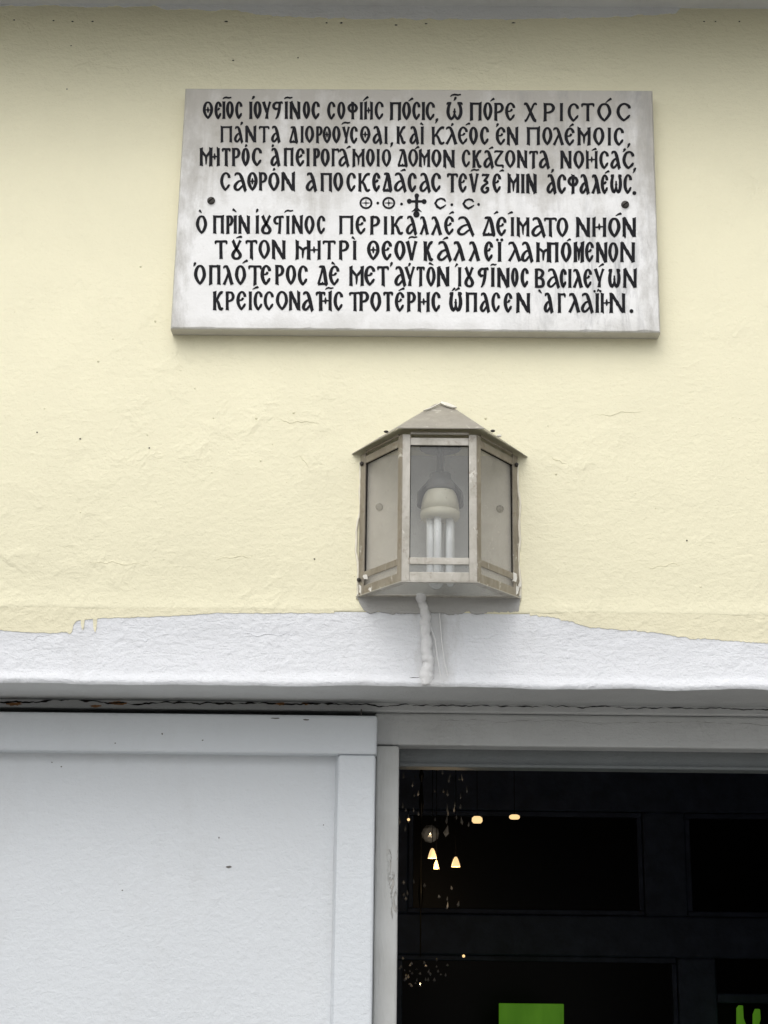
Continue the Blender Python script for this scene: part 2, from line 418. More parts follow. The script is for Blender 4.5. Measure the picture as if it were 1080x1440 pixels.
# dried ridges of older paint showing through the top coat
for (mat, nm, lst) in ((M['yellow'], 'paint_ridge', [(385,590,450,594),(830,585,905,578),(120,790,210,793),(300,785,360,782),(420,640,436,660),(770,640,800,655),(905,800,960,792)]),
                       (M['white'], 'paint_ridge', [(30,900,70,893),(200,902,212,898),(150,930,240,925),(300,945,360,938),(420,928,520,920),(640,905,710,890),(740,920,780,912),(660,948,790,944),(850,930,900,935),(985,915,1000,935),(930,955,1040,950),(330,890,420,893),(535,930,550,933),(480,900,500,940)])):
    for (xa, ya, xb, yb) in lst:
        bm = bmesh.new(); pts = []; rr = []; sd_ = random.uniform(0, 50)
        for k in range(25):
            t = k / 24; px = xa + (xb - xa) * t; py = ya + (yb - ya) * t + fnoise(t, 4, sd_) * 5
            pts.append(W(px, py, .0001 if mat is M['yellow'] else -.0022)); rr.append(.0002 + .0007 * math.sin(math.pi * t) * (.6 + .6 * abs(fnoise(t, 6, sd_ + 2))))
        tube(bm, pts, rr, 8); obj(nm, bm, mat, bld, smooth=True)

# flecks and nail holes high on the wall
bm = bmesh.new()
for (px, py, w) in ((20,28,3),(75,29,3),(102,30,3),(130,30,3),(318,30,5),(459,32,3),(480,32,3),(557,35,5),(599,33,3.5),(722,32,5),(990,30,3),(1006,30,3),(1040,30,2.5),
                    (100,64,2),(328,85,3),(94,125,2),(419,81,1.6),(210,630,2),(52,608,2),(113,617,3),(442,786,2.5),(966,760,2),(640,700,2)):
    if 500 < px < 735 and 560 < py < 850: continue
    p = W(px, py, -.0006); n = 7
    pts = [p + Vector((math.cos(2*math.pi*k/n) * w * .0006 * random.uniform(.6, 1.3), 0, math.sin(2*math.pi*k/n) * .0011 * random.uniform(.6, 1.3))) for k in range(n)]
    plate(bm, pts, (0, .0004, 0))
tag(obj('paint_chip', bm, M['dark'], bld), kind='stuff')

# ---- timber door frame in the recess
zStripT, zStripB = zBand + .02, Z(1000.5, YH)
zHeadB = Z(1047.5, YJ)
frame = obj('door_frame', (lambda b: (box(b, (xD0, YH, zStripB), (xD1, .24, zStripT)), b)[1])(bmesh.new()), M['head'], bld, bevel=.0025)
bm = bmesh.new(); box(bm, (X(527, YJ, 1020), YJ, zHeadB), (xD1, .235, zStripB - .0002)); obj('frame_head', bm, M['head'], frame, bevel=.004)
bm = bmesh.new(); box(bm, (X(527, YJ, 1200), YJ - .004, z0), (xO0, .225, zHeadB - .0015)); obj('jamb', bm, M['jamb'], frame, bevel=.0035)
bm = bmesh.new(); box(bm, (xO1, YJ - .004, z0), (xD1, .225, zHeadB - .0015)); obj('jamb', bm, M['jamb'], frame, bevel=.0035)
zRailB = Z(1077, .205)
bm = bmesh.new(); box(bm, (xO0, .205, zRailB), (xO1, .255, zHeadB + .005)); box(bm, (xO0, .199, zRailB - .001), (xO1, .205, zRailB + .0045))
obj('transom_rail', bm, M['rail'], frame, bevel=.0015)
# black board added behind the shutter: paints the shade in the gap above it
bm = bmesh.new(); box(bm, (xD0, .20, z0), (X(526, YJ, 1020), .30, zStripB - .0003)); obj('gap_shade_board', bm, M['dark'], frame)

# crack along the meeting of soffit and timber, and rust blooms
def crack(name, ys, x0, x1, y_off, wmin, wmax, seed, step=4, mat=M['dark']):
    bm = bmesh.new(); prev = None; n = int((x1 - x0) / step); off = 0
    for i in range(n + 1):
        px = x0 + i * step
        off = off * .82 + random.uniform(-1.1, 1.1)
        py = interp(ys, px) + fnoise(px * .01, 2.3, seed) * 2.8 + off * .7
        w = wmin + (wmax - wmin) * max(0, .5 + fnoise(px * .01, 7, seed + 4))
        if px > 540: w *= .55
        a, b = W(px, py - w / 2, y_off), W(px, py + w / 2, y_off)
        cur = [bm.verts.new(a), bm.verts.new(b)]
        if prev: bm.faces.new((prev[0], cur[0], cur[1], prev[1]))
        prev = cur
    obj(name, bm, mat, bld)
crack('crack', [(-100, 988), (50, 988), (70, 984), (110, 984), (180, 990), (260, 988), (540, 991.5), (820, 994), (1080, 998), (1300, 1000)], -100, 1300, YH - .0008, .3, 3.1, 3.1, 3)
crack('crack', [(590, 1012), (720, 1013), (860, 1016), (960, 1017), (1085, 1019)], 620, 1085, YJ - .0008, .05, .9, 8.8, 4, M['plug'])
for (px, py, rx, ry) in ((20, 990, 13, 2.6), (165, 989, 13, 3.2), (135, 993, 9, 1.8), (395, 990, 11, 2.2), (430, 989.5, 6, 2)):
    n = 22; pts = []; bm = bmesh.new()
    for k in range(n):
        a = 2 * math.pi * k / n; s_ = random.uniform(.6, 1.15)
        pts.append(W(px + math.cos(a) * rx * s_, py + math.sin(a) * ry * s_, YH - .0004))
    plate(bm, pts, (0, .0003, 0)); obj('rust_bloom', bm, M['rust'], bld)

# ---- the panelled shutter leaf on the left
zST = Z(1006.3, YL)                                  # top
xSR = X(527.5, YL, 1220); xPR = X(471.5, YL, 1250); zPT = Z(1058.5, YL, 300)
sh = obj('shutter', (lambda b: (box(b, (xS0 + .09, YL + .030, z0 + .10), (xPR + .004, YL + .0405, zPT + .004)), b)[1])(bmesh.new()), M['panelp'], bld)
tag(sh, 'pale blue white panelled shutter leaf, closed beside the dark opening')
bm = bmesh.new(); box(bm, (xS0, YL, zPT), (xSR, YL + .042, zST)); obj('rail', bm, M['door'], sh, bevel=.004)
bm = bmesh.new(); box(bm, (xS0, YL, z0 + .01), (xSR, YL + .042, z0 + .12)); obj('rail', bm, M['door'], sh, bevel=.004)
bm = bmesh.new(); box(bm, (xPR, YL + .0012, z0 + .12), (xSR - .0015, YL + .041, zPT - .0006)); obj('stile', bm, M['door'], sh, bevel=.004)
bm = bmesh.new(); box(bm, (xS0, YL + .0012, z0 + .12), (xS0 + .1, YL + .041, zPT - .0006)); obj('stile', bm, M['door'], sh, bevel=.004)
# putty fillet round the panel
bm = bmesh.new()
hexa(bm, [(xPR, YL + .014, z0 + .12), (xPR, YL + .014, zPT), (xPR - .005, YL + .0295, zPT), (xPR - .005, YL + .0295, z0 + .12)],
         [(xPR, YL + .033, z0 + .12), (xPR, YL + .033, zPT), (xPR - .005, YL + .033, zPT), (xPR - .005, YL + .033, z0 + .12)])
obj('putty', bm, M['panelp'], sh)
bm = bmesh.new()
for (px, py, w, h) in ((322, 1219, 5, 1.6), (308, 1178, 1, 1.6), (86, 1078, 1.2, 1), (73, 1072, 1, .9), (455, 1160, 1, 1), (172, 1252, 1.2, .8), (228, 1032, 1.3, 1.4), (162, 1045, 1, 1), (285, 1041, 1.4, 1), (430, 1012, 5, 1.2), (388, 1010, 7, .9)):
    Yc = YL - .0004 if py < 1055 else YL + .0294; n = 11
    plate(bm, [W(px + math.cos(2*math.pi*k/n) * w * random.uniform(.6, 1.2), py + math.sin(2*math.pi*k/n) * h * random.uniform(.6, 1.2), Yc) for k in range(n)], (0, .0006, 0))
tag(obj('paint_chip', bm, M['plug'], sh), kind='stuff')
# little nail in the gap above the leaf
bm = bmesh.new(); p = W(508, 1001, YL + .006); tube(bm, [p + Vector((0, 0, .004)), p, p - Vector((0, .004, .011))], .0011, 6); obj('nail', bm, M['screw'], sh)

# ------------------------------------------------------------------ marble plaque
YP = -.026
TL, TR, BR, BL = (260.5, 123.5), (918, 126.5), (929, 467.5), (239.5, 462)
pc = [W(*q, YP) for q in (TL, TR, BR, BL)]
cen = sum(pc, Vector()) / 4
plq = thing('marble_plaque', (cen.x, 0, pc[3].z), 'stained white marble plaque with black Greek lettering on the cream wall above the lantern', 'plaque')
M['marble'] = marble_mat(pc[3].z - pc[3].z, pc[0].z - pc[3].z)
bm = bmesh.new()
NX, NZ = 60, 30
grid = []
for j in range(NZ + 1):
    row = []
    for i in range(NX + 1):
        u, v = i / NX, j / NZ
        p = (pc[0] * (1 - u) + pc[1] * u) * (1 - v) + (pc[3] * (1 - u) + pc[2] * u) * v
        row.append(p)
    grid.append(row)
def edge_in(p, i, j):                                 # worn, slightly chipped arris
    e = .0022 + max(0, fnoise(p.x * 3 + p.z * 5, 8, 4)) * .0035
    q = p.copy()
    if i == 0: q.x += e
    if i == NX: q.x -= e
    if j == 0: q.z -= e
    if j == NZ: q.z += e
    return q
fv = [[bm.verts.new(edge_in(grid[j][i], i, j)) for i in range(NX + 1)] for j in range(NZ + 1)]
for j in range(NZ):
    for i in range(NX): bm.faces.new((fv[j][i], fv[j][i+1], fv[j+1][i+1], fv[j+1][i]))
per = [(i, 0) for i in range(NX)] + [(NX, j) for j in range(NZ)] + [(i, NZ) for i in range(NX, 0, -1)] + [(0, j) for j in range(NZ, 0, -1)]
r1 = [bm.verts.new(grid[j][i] + Vector((0, .0028, 0))) for i, j in per]
r2 = [bm.verts.new(Vector((grid[j][i].x, -.0005, grid[j][i].z))) for i, j in per]
for k in range(len(per)):
    m = (k + 1) % len(per)
    a, b = fv[per[k][1]][per[k][0]], fv[per[m][1]][per[m][0]]
    bm.faces.new((a, b, r1[m], r1[k])); bm.faces.new((r1[k], r1[m], r2[m], r2[k]))
obj('slab', bm, M['marble'], plq)
for (px, py) in ((297, 282.5), (879, 288)):
    p = W(px, py, YP); bm = bmesh.new()
    lathe(bm, p, [(.0062, .001), (.0062, -.0016), (.0052, -.0032), (.002, -.004)], 20, 'Y')
    s_ = obj('screw', bm, M['screw'], plq)
    bm = bmesh.new(); a = R(40); dx = Vector((math.cos(a), 0, math.sin(a))) * .0050; dz = Vector((-math.sin(a), 0, math.cos(a))) * .0008; o_ = p + Vector((0, -.0043, 0))
    plate(bm, [o_ - dx - dz, o_ + dx - dz, o_ + dx + dz, o_ - dx + dz], (0, .0006, 0)); obj('slot', bm, M['dark'], s_)

# ---- lettering: strokes in a unit box, x 0..1 between stem centres, y 0 foot .. 1 head, third value = pen width
def stem(x): return [(x, -.01, 1.25), (x, .06, 1.05), (x, .5, .98), (x, .94, 1.05), (x, 1.01, 1.25)]
O_ = [(.5, .03, .75), (.22, .2, .95), (.02, .42, 1.1), (.0, .6, 1.1), (.1, .8, 1.0), (.28, .93, .8), (.5, .965, .7), (.72, .93, .8), (.9, .8, 1.0), (1, .6, 1.1), (.98, .42, 1.1), (.78, .2, .95)]
C_ = [(.98, .70, .9), (.93, .82, 1.0), (.72, .94, .75), (.48, .965, .7), (.22, .88, .85), (.05, .7, 1.05), (0, .5, 1.1), (.08, .3, 1.05), (.28, .13, .95), (.48, .03, .8), (.68, .12, .7), (.86, .22, .9), (1.02, .34, .5)]
G = {
 'O': [('c', O_)], 'C': [C_],
 'E': [C_, [(.02, .52, .6), (.45, .53, .55), (.68, .60, 1.0), (.78, .56, .5)]],
 '0': [('c', O_), [(.18, .52, .35), (.4, .52, .6), (.5, .52, 1.0), (.6, .52, .6), (.82, .52, .35)], [(.5, .34, .3), (.5, .46, .7), (.5, .58, .7), (.5, .7, .3)]],
 'I': [stem(.5)],
 'P': [stem(0), stem(1), [(-.12, .94, .8), (.5, .945, .7), (1.1, .94, .8)]],
 'R': [stem(.06), [(-.06, .95, .8), (.4, .96, .7), (.78, .93, .85), (1, .76, 1.05), (.86, .58, .9), (.55, .5, .75), (.16, .47, .6)]],
 'T': [[(.5, -.01, 1.25), (.5, .06, 1.05), (.5, .5, .98), (.5, .95, 1)], [(-.02, .80, .35), (.0, .92, .8), (.12, .955, .75), (.5, .945, .7), (.88, .955, .75), (1.0, .92, .8), (1.02, .80, .35)]],
 'A': [[(.02, .84, .4), (.10, .95, .75), (.42, .95, .85), (.62, .74, 1.1), (.80, .40, 1.1), (.96, .05, 1.05), (1.04, -.02, 1.2)], [(.70, .58, .6), (.36, .52, .7), (.1, .36, .95), (.0, .2, 1.05), (.1, .07, .9), (.34, .06, .75), (.60, .2, .7), (.82, .34, .6)]],
 'N': [stem(0), stem(1), [(-.08, 1.0, .8), (.10, .92, .9), (.32, .66, 1.0), (.46, .56, 1.1), (.52, .46, 1.2), (.64, .36, 1.0), (.84, .14, 1.0), (1.0, .02, .9)], [(.42, .63, .3), (.62, .42, .3)]],
 'D': [[(.50, .94, .6), (.32, .58, .7), (.0, .05, .8)], [(.12, .90, .4), (.22, .95, .8), (.6, .95, .9), (.72, .68, 1.15), (.92, .08, 1.15), (1.0, .0, .9)], [(-.06, .045, .9), (.5, .05, .75), (1.06, .04, .9)], [(.46, .05, .9), (.5, .17, .2)]],
 'L': [[(.0, .84, .3), (.08, .94, .75), (.36, .95, .85), (.56, .70, 1.1), (.84, .18, 1.1), (.96, .0, 1.2)], [(.55, .62, .7), (.28, .28, .8), (.02, .0, .95)]],
 'M': [stem(0), stem(1), [(.0, .86, .8), (.2, .70, .85), (.5, .50, .8), (.8, .70, .85), (1, .86, .8)], [(.5, .55, .9), (.5, .3, .7), (.5, .07, .35)]],
 'm': [stem(0), stem(1), [(.0, .62, .7), (.18, .66, .7), (.5, .50, .8), (.75, .6, .8), (1, .60, .8)], [(.55, .58, .9), (.5, .3, .7), (.48, .06, .4)]],
 'H': [stem(0), stem(1), [(.0, .5, .5), (.34, .5, .5), (.5, .51, .95), (.66, .52, .5), (1, .52, .5)], [(.5, .34, .25), (.5, .46, .7), (.5, .58, .7), (.5, .7, .25)]],
 'K': [stem(0), [(.08, .44, .7), (.3, .58, .75), (.55, .82, .85), (.8, .95, .9), (1.02, .93, .95)], [(.28, .54, .8), (.48, .36, .9), (.66, .10, 1), (.84, .04, .9), (1.04, .12, .6)]],
 'X': [[(-.02, .9, .4), (.06, .97, .8), (.22, .92, .9), (.5, .5, 1.05), (.8, .06, 1.1), (.98, .0, .9)], [(1.02, .9, .4), (.92, .97, .8), (.76, .92, .7), (.5, .5, .65), (.2, .06, .7), (.02, .0, .9)], ],
 'Y': [[(0, 1.0, 1.15), (.12, .85, 1.05), (.5, .36, .95)], [(1, 1.0, .9), (.85, .82, .75), (.56, .36, .8), (.48, .0, 1.2)]],
 'V': [[(0, 1.0, 1.2), (.14, .8, 1.05), (.5, .0, .9)], [(1, 1.0, 1.05), (.86, .75, .8), (.5, .0, .8)]],
 'W': [[(.0, .86, .3), (.06, .95, .8), (.3, .95, .8)], [(.7, .95, .8), (.94, .95, .8), (1.0, .86, .3)], [(.2, .94, .8), (.1, .72, 1.0), (.08, .4, 1.1), (.18, .14, 1.0), (.3, .06, .85), (.42, .16, .8), (.5, .34, .7), (.5, .66, .5)],
       [(.8, .94, .8), (.9, .72, 1.0), (.92, .4, 1.1), (.82, .14, 1.0), (.7, .06, .85), (.58, .16, .8), (.5, .34, .7)], [(.4, .44, .3), (.5, .5, .7), (.6, .44, .3)]],
 'F': [stem(.5), ('c', [(.5, .42, .7), (.16, .5, .9), (0, .66, 1.05), (.16, .82, .9), (.5, .9, .6), (.84, .82, .9), (1, .66, 1.05), (.84, .5, .9)])],
 'G': [stem(.06), [(-.06, .95, .8), (.5, .945, .7), (.9, .96, .85), (1.0, .90, .7), (1.02, .78, .3)]],
 'B': [stem(.06), [(-.04, .95, .8), (.5, .96, .75), (.9, .85, 1.0), (.92, .7, 1.0), (.6, .54, .8), (.1, .5, .6)], [(.5, .52, .7), (.9, .42, .95), (1, .22, 1.05), (.8, .06, .9), (-.04, .045, .8)]],
 'Z': [[(-.02, .86, .4), (.06, .95, .8), (.5, .94, .75), (.96, .95, .85), (.6, .72, .8), (.22, .46, 1.0), (.1, .3, 1.0), (.2, .16, .9), (.5, .12, .75), (.86, .13, .8), (.98, .1, .8), (.98, -.03, .6)]],
 '3': [[(.1, .86, .4), (.14, .95, .8), (.5, .94, .75), (.95, .95, .8), (.62, .76, .8), (.36, .62, .85), (.7, .58, .8), (.84, .52, .7), (.3, .36, .9), (.04, .2, 1.05), (.16, .05, .95), (.5, .0, .8), (.84, .1, .9), (.88, .24, .8), (.66, .26, .6), (.56, .18, .5)]],
 'U': [[(-.02, 1.0, 1.1), (.1, .93, 1.0), (.42, .58, 1.0), (.78, .38, 1.0), (.98, .2, 1.1), (.82, .05, .9), (.5, .01, .75), (.18, .05, .9), (.02, .2, 1.1), (.2, .4, 1.0), (.55, .58, .8), (.86, .9, .8), (1.02, 1.0, .95)]],
 'Q': [[(1.04, .86, .3), (.98, .95, .85), (.6, .93, .75), (.28, .93, .8), (.04, .82, 1.0), (.02, .68, 1.0), (.2, .56, .85), (.45, .58, .6)], [(.66, .93, .9), (.64, .5, .95), (.58, .1, 1.0), (.54, -.01, 1.2)]],
 'q': [[(1.04, .86, .3), (.98, .95, .85), (.6, .93, .75), (.3, .93, .8), (.04, .82, 1.0), (.02, .68, 1.0), (.25, .56, .85), (.5, .6, .6)], [(.72, .93, .9), (.64, .5, 1.0), (.46, .14, .85), (.24, -.03, .4)]],
}
LT = [0]
def ribbon(bm, pts, closed, Yf):
    """pts in photo pixels (x, y, width) laid on the slab's face as a thin skin of black paint"""
    n = len(pts); L = []; Rr = []
    LT[0] = (LT[0] + 1) % 23; y = Yf - .00045 - LT[0] * .00001
    for i in range(n):
        x, yy, w = pts[i]
        a = pts[i-1] if (i or closed) else pts[i]; b = pts[(i+1) % n] if (i < n-1 or closed) else pts[i]
        dx, dy = b[0] - a[0], b[1] - a[1]; l = math.hypot(dx, dy) or 1
        nx, ny = -dy / l, dx / l
        L.append((x + nx * w / 2, yy + ny * w / 2)); Rr.append((x - nx * w / 2, yy - ny * w / 2))
    lv = [bm.verts.new(W(*p, y)) for p in L]; rv = [bm.verts.new(W(*p, y)) for p in Rr]
    lb = [bm.verts.new(W(*p, Yf + .0001)) for p in L]; rb = [bm.verts.new(W(*p, Yf + .0001)) for p in Rr]
    for i in range(n if closed else n - 1):
        j = (i + 1) % n
        for q in ((lv[i], lv[j], rv[j], rv[i]), (lv[i], lb[i], lb[j], lv[j]), (rv[j], rb[j], rb[i], rv[i])):
            try: bm.faces.new(q)
            except ValueError: pass
    if not closed:
        for k in (0, n - 1): bm.faces.new((lv[k], rv[k], rb[k], lb[k]))
def smooth_line(pts, closed, sub=3):
    out = []; n = len(pts)
    for i in range(n if closed else n - 1):
        p0 = pts[i-1] if (i or closed) else pts[i]; p1 = pts[i]; p2 = pts[(i+1) % n]; p3 = pts[(i+2) % n] if (closed or i + 2 < n) else pts[i+1]
        # keep sharp corners sharp
        v1 = (p1[0]-p0[0], p1[1]-p0[1]); v2 = (p2[0]-p1[0], p2[1]-p1[1]); v3 = (p3[0]-p2[0], p3[1]-p2[1])
        def ang(a, b):
            la, lb = math.hypot(*a), math.hypot(*b)
            return 1 if la * lb < 1e-9 else (a[0]*b[0] + a[1]*b[1]) / (la * lb)
        t1 = [(p2[k]-p0[k]) * .5 for k in range(3)] if ang(v1, v2) > .35 else [(p2[k]-p1[k]) for k in range(3)]
        t2 = [(p3[k]-p1[k]) * .5 for k in range(3)] if ang(v2, v3) > .35 else [(p2[k]-p1[k]) for k in range(3)]
        for s in range(sub):
            t = s / sub; h = (2*t**3 - 3*t**2 + 1, t**3 - 2*t**2 + t, -2*t**3 + 3*t**2, t**3 - t**2)
            out.append(tuple(h[0]*p1[k] + h[1]*t1[k] + h[2]*p2[k] + h[3]*t2[k] for k in range(3)))
    if not closed: out.append(tuple(pts[-1]))
    return out
PEN = .168
def glyph(bm, ch, x0, x1, yt, yb, Yf):
    h = yb - yt; w = PEN * h * random.uniform(.95, 1.06); hw = w * .5
    if x1 - x0 < 2.2 * hw + 1: x0 -= .5; x1 += .5
    jit = random.uniform(-.012, .012)
    for st in G[ch]:
        closed = isinstance(st, tuple); pts = st[1] if closed else st
        q = [(x0 + hw + (x + random.uniform(-.012, .012)) * (x1 - x0 - 2 * hw), yb - (y + jit + random.uniform(-.006, .006)) * h, w * pw) for x, y, pw in pts]
        ribbon(bm, smooth_line(q, closed), closed, Yf)
def accent(bm, k, x0, x1, y0, y1, Yf):
    if k == 'a': st = [(x0, y1, 1.0), ((x0 + x1) / 2, (y0 + y1) / 2, 2.6), (x1 - .6, y0 + 1.2, 3.6), (x1, y0 + .6, 2.2)]
    elif k == 'g': st = [(x0, y0 + .8, 2.2), (x0 + .8, y0 + 1.2, 3.6), ((x0 + x1) / 2, (y0 + y1) / 2, 2.8), (x1, y1, 1.0)]
    elif k == 'd': st = [(x1 - .6, y0, 2.4), ((x0 + x1) / 2 + .4, y0 + (y1 - y0) * .35, 3.8), ((x0 + x1) / 2 - .3, y0 + (y1 - y0) * .7, 2.4), (x0 + .8, y1, .7)]
    elif k == '.': r = (x1 - x0) / 2; st = [((x0+x1)/2 + math.cos(t) * r * .5, (y0+y1)/2 + math.sin(t) * r * .5, r) for t in [i * math.pi / 5 for i in range(10)]]; ribbon(bm, st, True, Yf); st = [((x0+x1)/2 - r*.6, (y0+y1)/2, r*1.0), ((x0+x1)/2 + r*.6, (y0+y1)/2, r*1.0)]
    elif k == '-': st = [(x0, y1, .9), (x0 + (x1-x0)*.15, y0 + (y1-y0)*.45, 2.2), (x0 + (x1-x0)*.4, y0 + .6, 2.6), (x0 + (x1-x0)*.7, y0 + 1.4, 2.5), (x1, y0 + .6, 1.8)]
    ribbon(bm, st, False, Yf)
S = 4.909
# every line: three tiles (x origin, y origin, head, foot), then letters with the tile they were measured in
LINES = [
 (125, ((88,205),(92,213),(100,222)),
  "a 0 75 145 E 155 207 I 207 233 O 235 288 C 298 350 I 394 418 O 425 480 Y 483 550 q 553 632 I 640 662 N 674 748 O 765 815 C 825 885 C 933 992 O 1003 1058 "
  "b F 42 115 I 124 152 H 158 218 C 230 295 P 336 412 O 420 480 C 490 548 I 555 578 C 582 648 W 718 844 P 888 968 O 980 1042 "
  "c R 22 92 E 100 172 X 222 328 R 362 445 I 475 502 C 532 612 T 622 720 O 737 832 C 870 970",
  "a - 212 272 55 70 d 408 435 50 72 - 636 694 55 70 b a 150 186 50 82 a 463 495 60 85 d 644 668 203 238 - 752 826 35 52 d 772 796 55 82 a 1028 1056 62 86 c a 793 833 62 96"),
 (125, ((258,368),(260,380),(268,388)),
  "a P 198 276 A 290 355 N 367 443 T 458 538 A 545 612 D 668 735 I 748 772 O 780 842 R 855 902 0 903 960 O 968 1025 "
  "b Y 5 62 C 60 115 0 130 200 A 215 285 I 297 320 K 382 450 A 470 538 I 547 570 K 624 718 L 715 805 E 805 875 O 882 942 C 957 1022 "
  "c E 35 105 N 112 190 P 250 340 O 357 425 L 425 510 E 510 582 M 600 690 O 708 785 I 807 832 C 850 922",
  "a d 330 352 228 250 b - 2 62 228 246 d 335 357 368 402 g 545 566 232 250 d 752 776 238 256 a 858 888 232 250 c d 34 56 238 262 a 543 572 238 262 d 938 964 375 408"),
 (195, ((65,187),(75,193),(86,205)),
  "a M 54 140 H 120 192 T 202 270 R 274 335 O 342 398 C 413 485 A 540 612 P 634 700 E 715 780 I 790 812 R 835 885 O 888 950 G 962 1020 A 1010 1088 "
  "b M 77 160 O 170 230 I 243 266 O 280 343 D 385 462 O 462 530 M 535 612 O 622 690 N 703 782 C 832 893 K 905 975 A 980 1055 "
  "c Z 20 95 O 100 170 N 182 252 T 262 330 A 332 410 N 482 558 O 572 645 H 658 738 C 750 818 A 825 900 C 910 995",
  "a d 362 382 40 58 d 546 566 40 60 b a 35 62 48 68 a 508 536 50 72 a 1018 1048 54 72 c a 698 730 64 82 d 908 934 68 92 d 978 1004 200 238"),
 (195, ((235,358),(238,366),(248,378)),
  "a C 195 268 A 285 380 0 382 452 R 460 520 O 527 603 N 617 710 A 785 865 P 888 966 O 975 1043 "
  "b C 35 103 K 117 205 E 213 272 D 280 355 A 362 453 C 458 522 A 538 620 C 620 690 T 725 808 E 808 870 V 880 950 3 958 1030 "
  "c E 12 75 M 117 198 I 210 234 N 245 318 A 385 457 C 458 525 F 530 607 A 612 685 L 692 762 E 760 814 W 820 912 C 916 978",
  "a d 553 576 205 220 b a 408 442 208 224 - 893 952 210 226 c a 60 90 212 226 d 412 438 210 236 a 788 818 218 240 . 978 1006 362 388"),
 (290, ((65,188),(70,195),(80,210)),
  "a O 28 103 P 146 220 R 235 287 I 287 310 N 320 400 I 440 462 U 475 550 Q 560 638 I 650 673 N 690 765 O 777 845 C 862 922 "
  "b P -14 82 E 98 172 R 197 268 I 293 317 K 343 433 A 445 525 L 537 607 L 615 698 E 710 780 A 798 920 D 970 1068 "
  "c E 38 112 I 138 162 M 180 267 A 280 383 T 365 460 O 455 535 N 590 685 H 702 797 O 812 895 N 910 1002",
  "a g 48 66 24 44 g 280 306 16 40 d 438 458 18 44 - 638 698 26 44 b a 743 776 34 54 c a 22 50 33 54 a 118 152 35 54 a 863 902 44 66"),
 (290, ((235,362),(242,374),(250,385)),
  "a T 152 248 U 270 345 T 365 455 O 460 537 N 552 645 m 715 815 H 797 888 T 898 995 R 1012 1085 "
  "b I 80 104 0 178 263 E 278 352 O 366 442 V 443 527 K 568 640 A 660 765 L 768 858 L 875 962 E 985 1050 "
  "c I 50 73 L 115 215 A 208 297 m 315 412 P 395 468 O 485 557 M 573 645 E 652 714 N 727 805 O 812 880 N 895 995",
  "a a 304 344 204 220 b g 72 94 208 230 - 463 524 208 224 a 700 736 210 230 . 36 37 1 2 c . 36 56 222 242 . 66 88 222 242 a 526 552 222 240"),
 (362, ((55,187),(64,197),(80,208)),
  "a O 15 95 P 118 196 L 208 290 O 297 372 T 385 485 E 473 548 R 572 638 O 648 718 C 730 802 D 862 942 E 945 1020 "
  "b M 55 155 E 158 237 T 243 333 A 365 450 Y 435 512 T 515 580 O 587 650 N 660 745 I 805 829 U 848 918 q 940 1022 I 1033 1058 "
  "c N 45 130 O 141 192 C 206 265 B 302 374 A 388 480 C 477 527 I 535 558 L 563 640 E 640 702 Y 712 788 W 805 902 N 915 1008",
  "a d 6 28 34 62 a 348 384 15 40 g 963 988 30 50 b d 333 354 32 64 d 458 480 38 62 g 604 636 34 54 a 785 802 40 66 - 1030 1072 44 58 c a 746 780 40 66"),
 (362, ((235,362),(240,372),(248,380)),
  "a K 145 222 R 230 295 E 307 377 I 390 415 C 425 490 C 495 567 O 580 662 N 670 747 A 758 842 T 850 925 H 878 965 C 978 1045 "
  "b T 50 138 R 122 192 O 200 275 T 285 362 E 370 437 R 452 515 H 527 610 C 622 687 W 738 840 P 860 937 A 955 1028 "
  "c C 5 68 E 90 152 N 177 272 A 365 435 G 462 522 L 533 622 A 622 712 I 724 747 H 760 842 N 822 928",
  "a a 418 458 198 220 - 920 976 206 222 b a 395 434 208 230 a 763 786 208 232 a 786 816 206 230 c g 330 352 220 248 . 708 726 224 242 a 735 748 216 236 . 748 766 224 240 . 958 986 356 384"),
]
TO = {'a': 270, 'b': 480, 'c': 690}
for (oy, hf, letters, accs) in LINES:
    bm = bmesh.new()
    def hfat(px):                                     # head and foot follow the line's own gentle slope
        tab_t = [(TO[t] + 110, oy + hf[i][0] / S) for i, t in enumerate('abc')]; tab_b = [(TO[t] + 110, oy + hf[i][1] / S) for i, t in enumerate('abc')]
        return interp(tab_t, px), interp(tab_b, px)
    tk = letters.split(); i = 0; tile = 'a'
    while i < len(tk):
        if tk[i] in TO: tile = tk[i]; i += 1; continue
        xa, xb = TO[tile] + float(tk[i+1]) / S, TO[tile] + float(tk[i+2]) / S
        yt, yb = hfat((xa + xb) / 2); glyph(bm, tk[i], xa, xb, yt, yb, YP); i += 3
    tk = accs.split(); i = 0; tile = 'a'
    while i < len(tk):
        if tk[i] in TO and i + 1 < len(tk) and not tk[i+1].lstrip('-').isdigit(): tile = tk[i]; i += 1; continue
        xa, xb, ya, yb = [float(v) for v in tk[i+1:i+5]]
        if xb - xa > 2: accent(bm, tk[i], TO[tile] + xa / S, TO[tile] + xb / S, oy + ya / S, oy + yb / S, YP)
        i += 5
    obj('text_line', bm, M['ink'], plq, recalc=False)
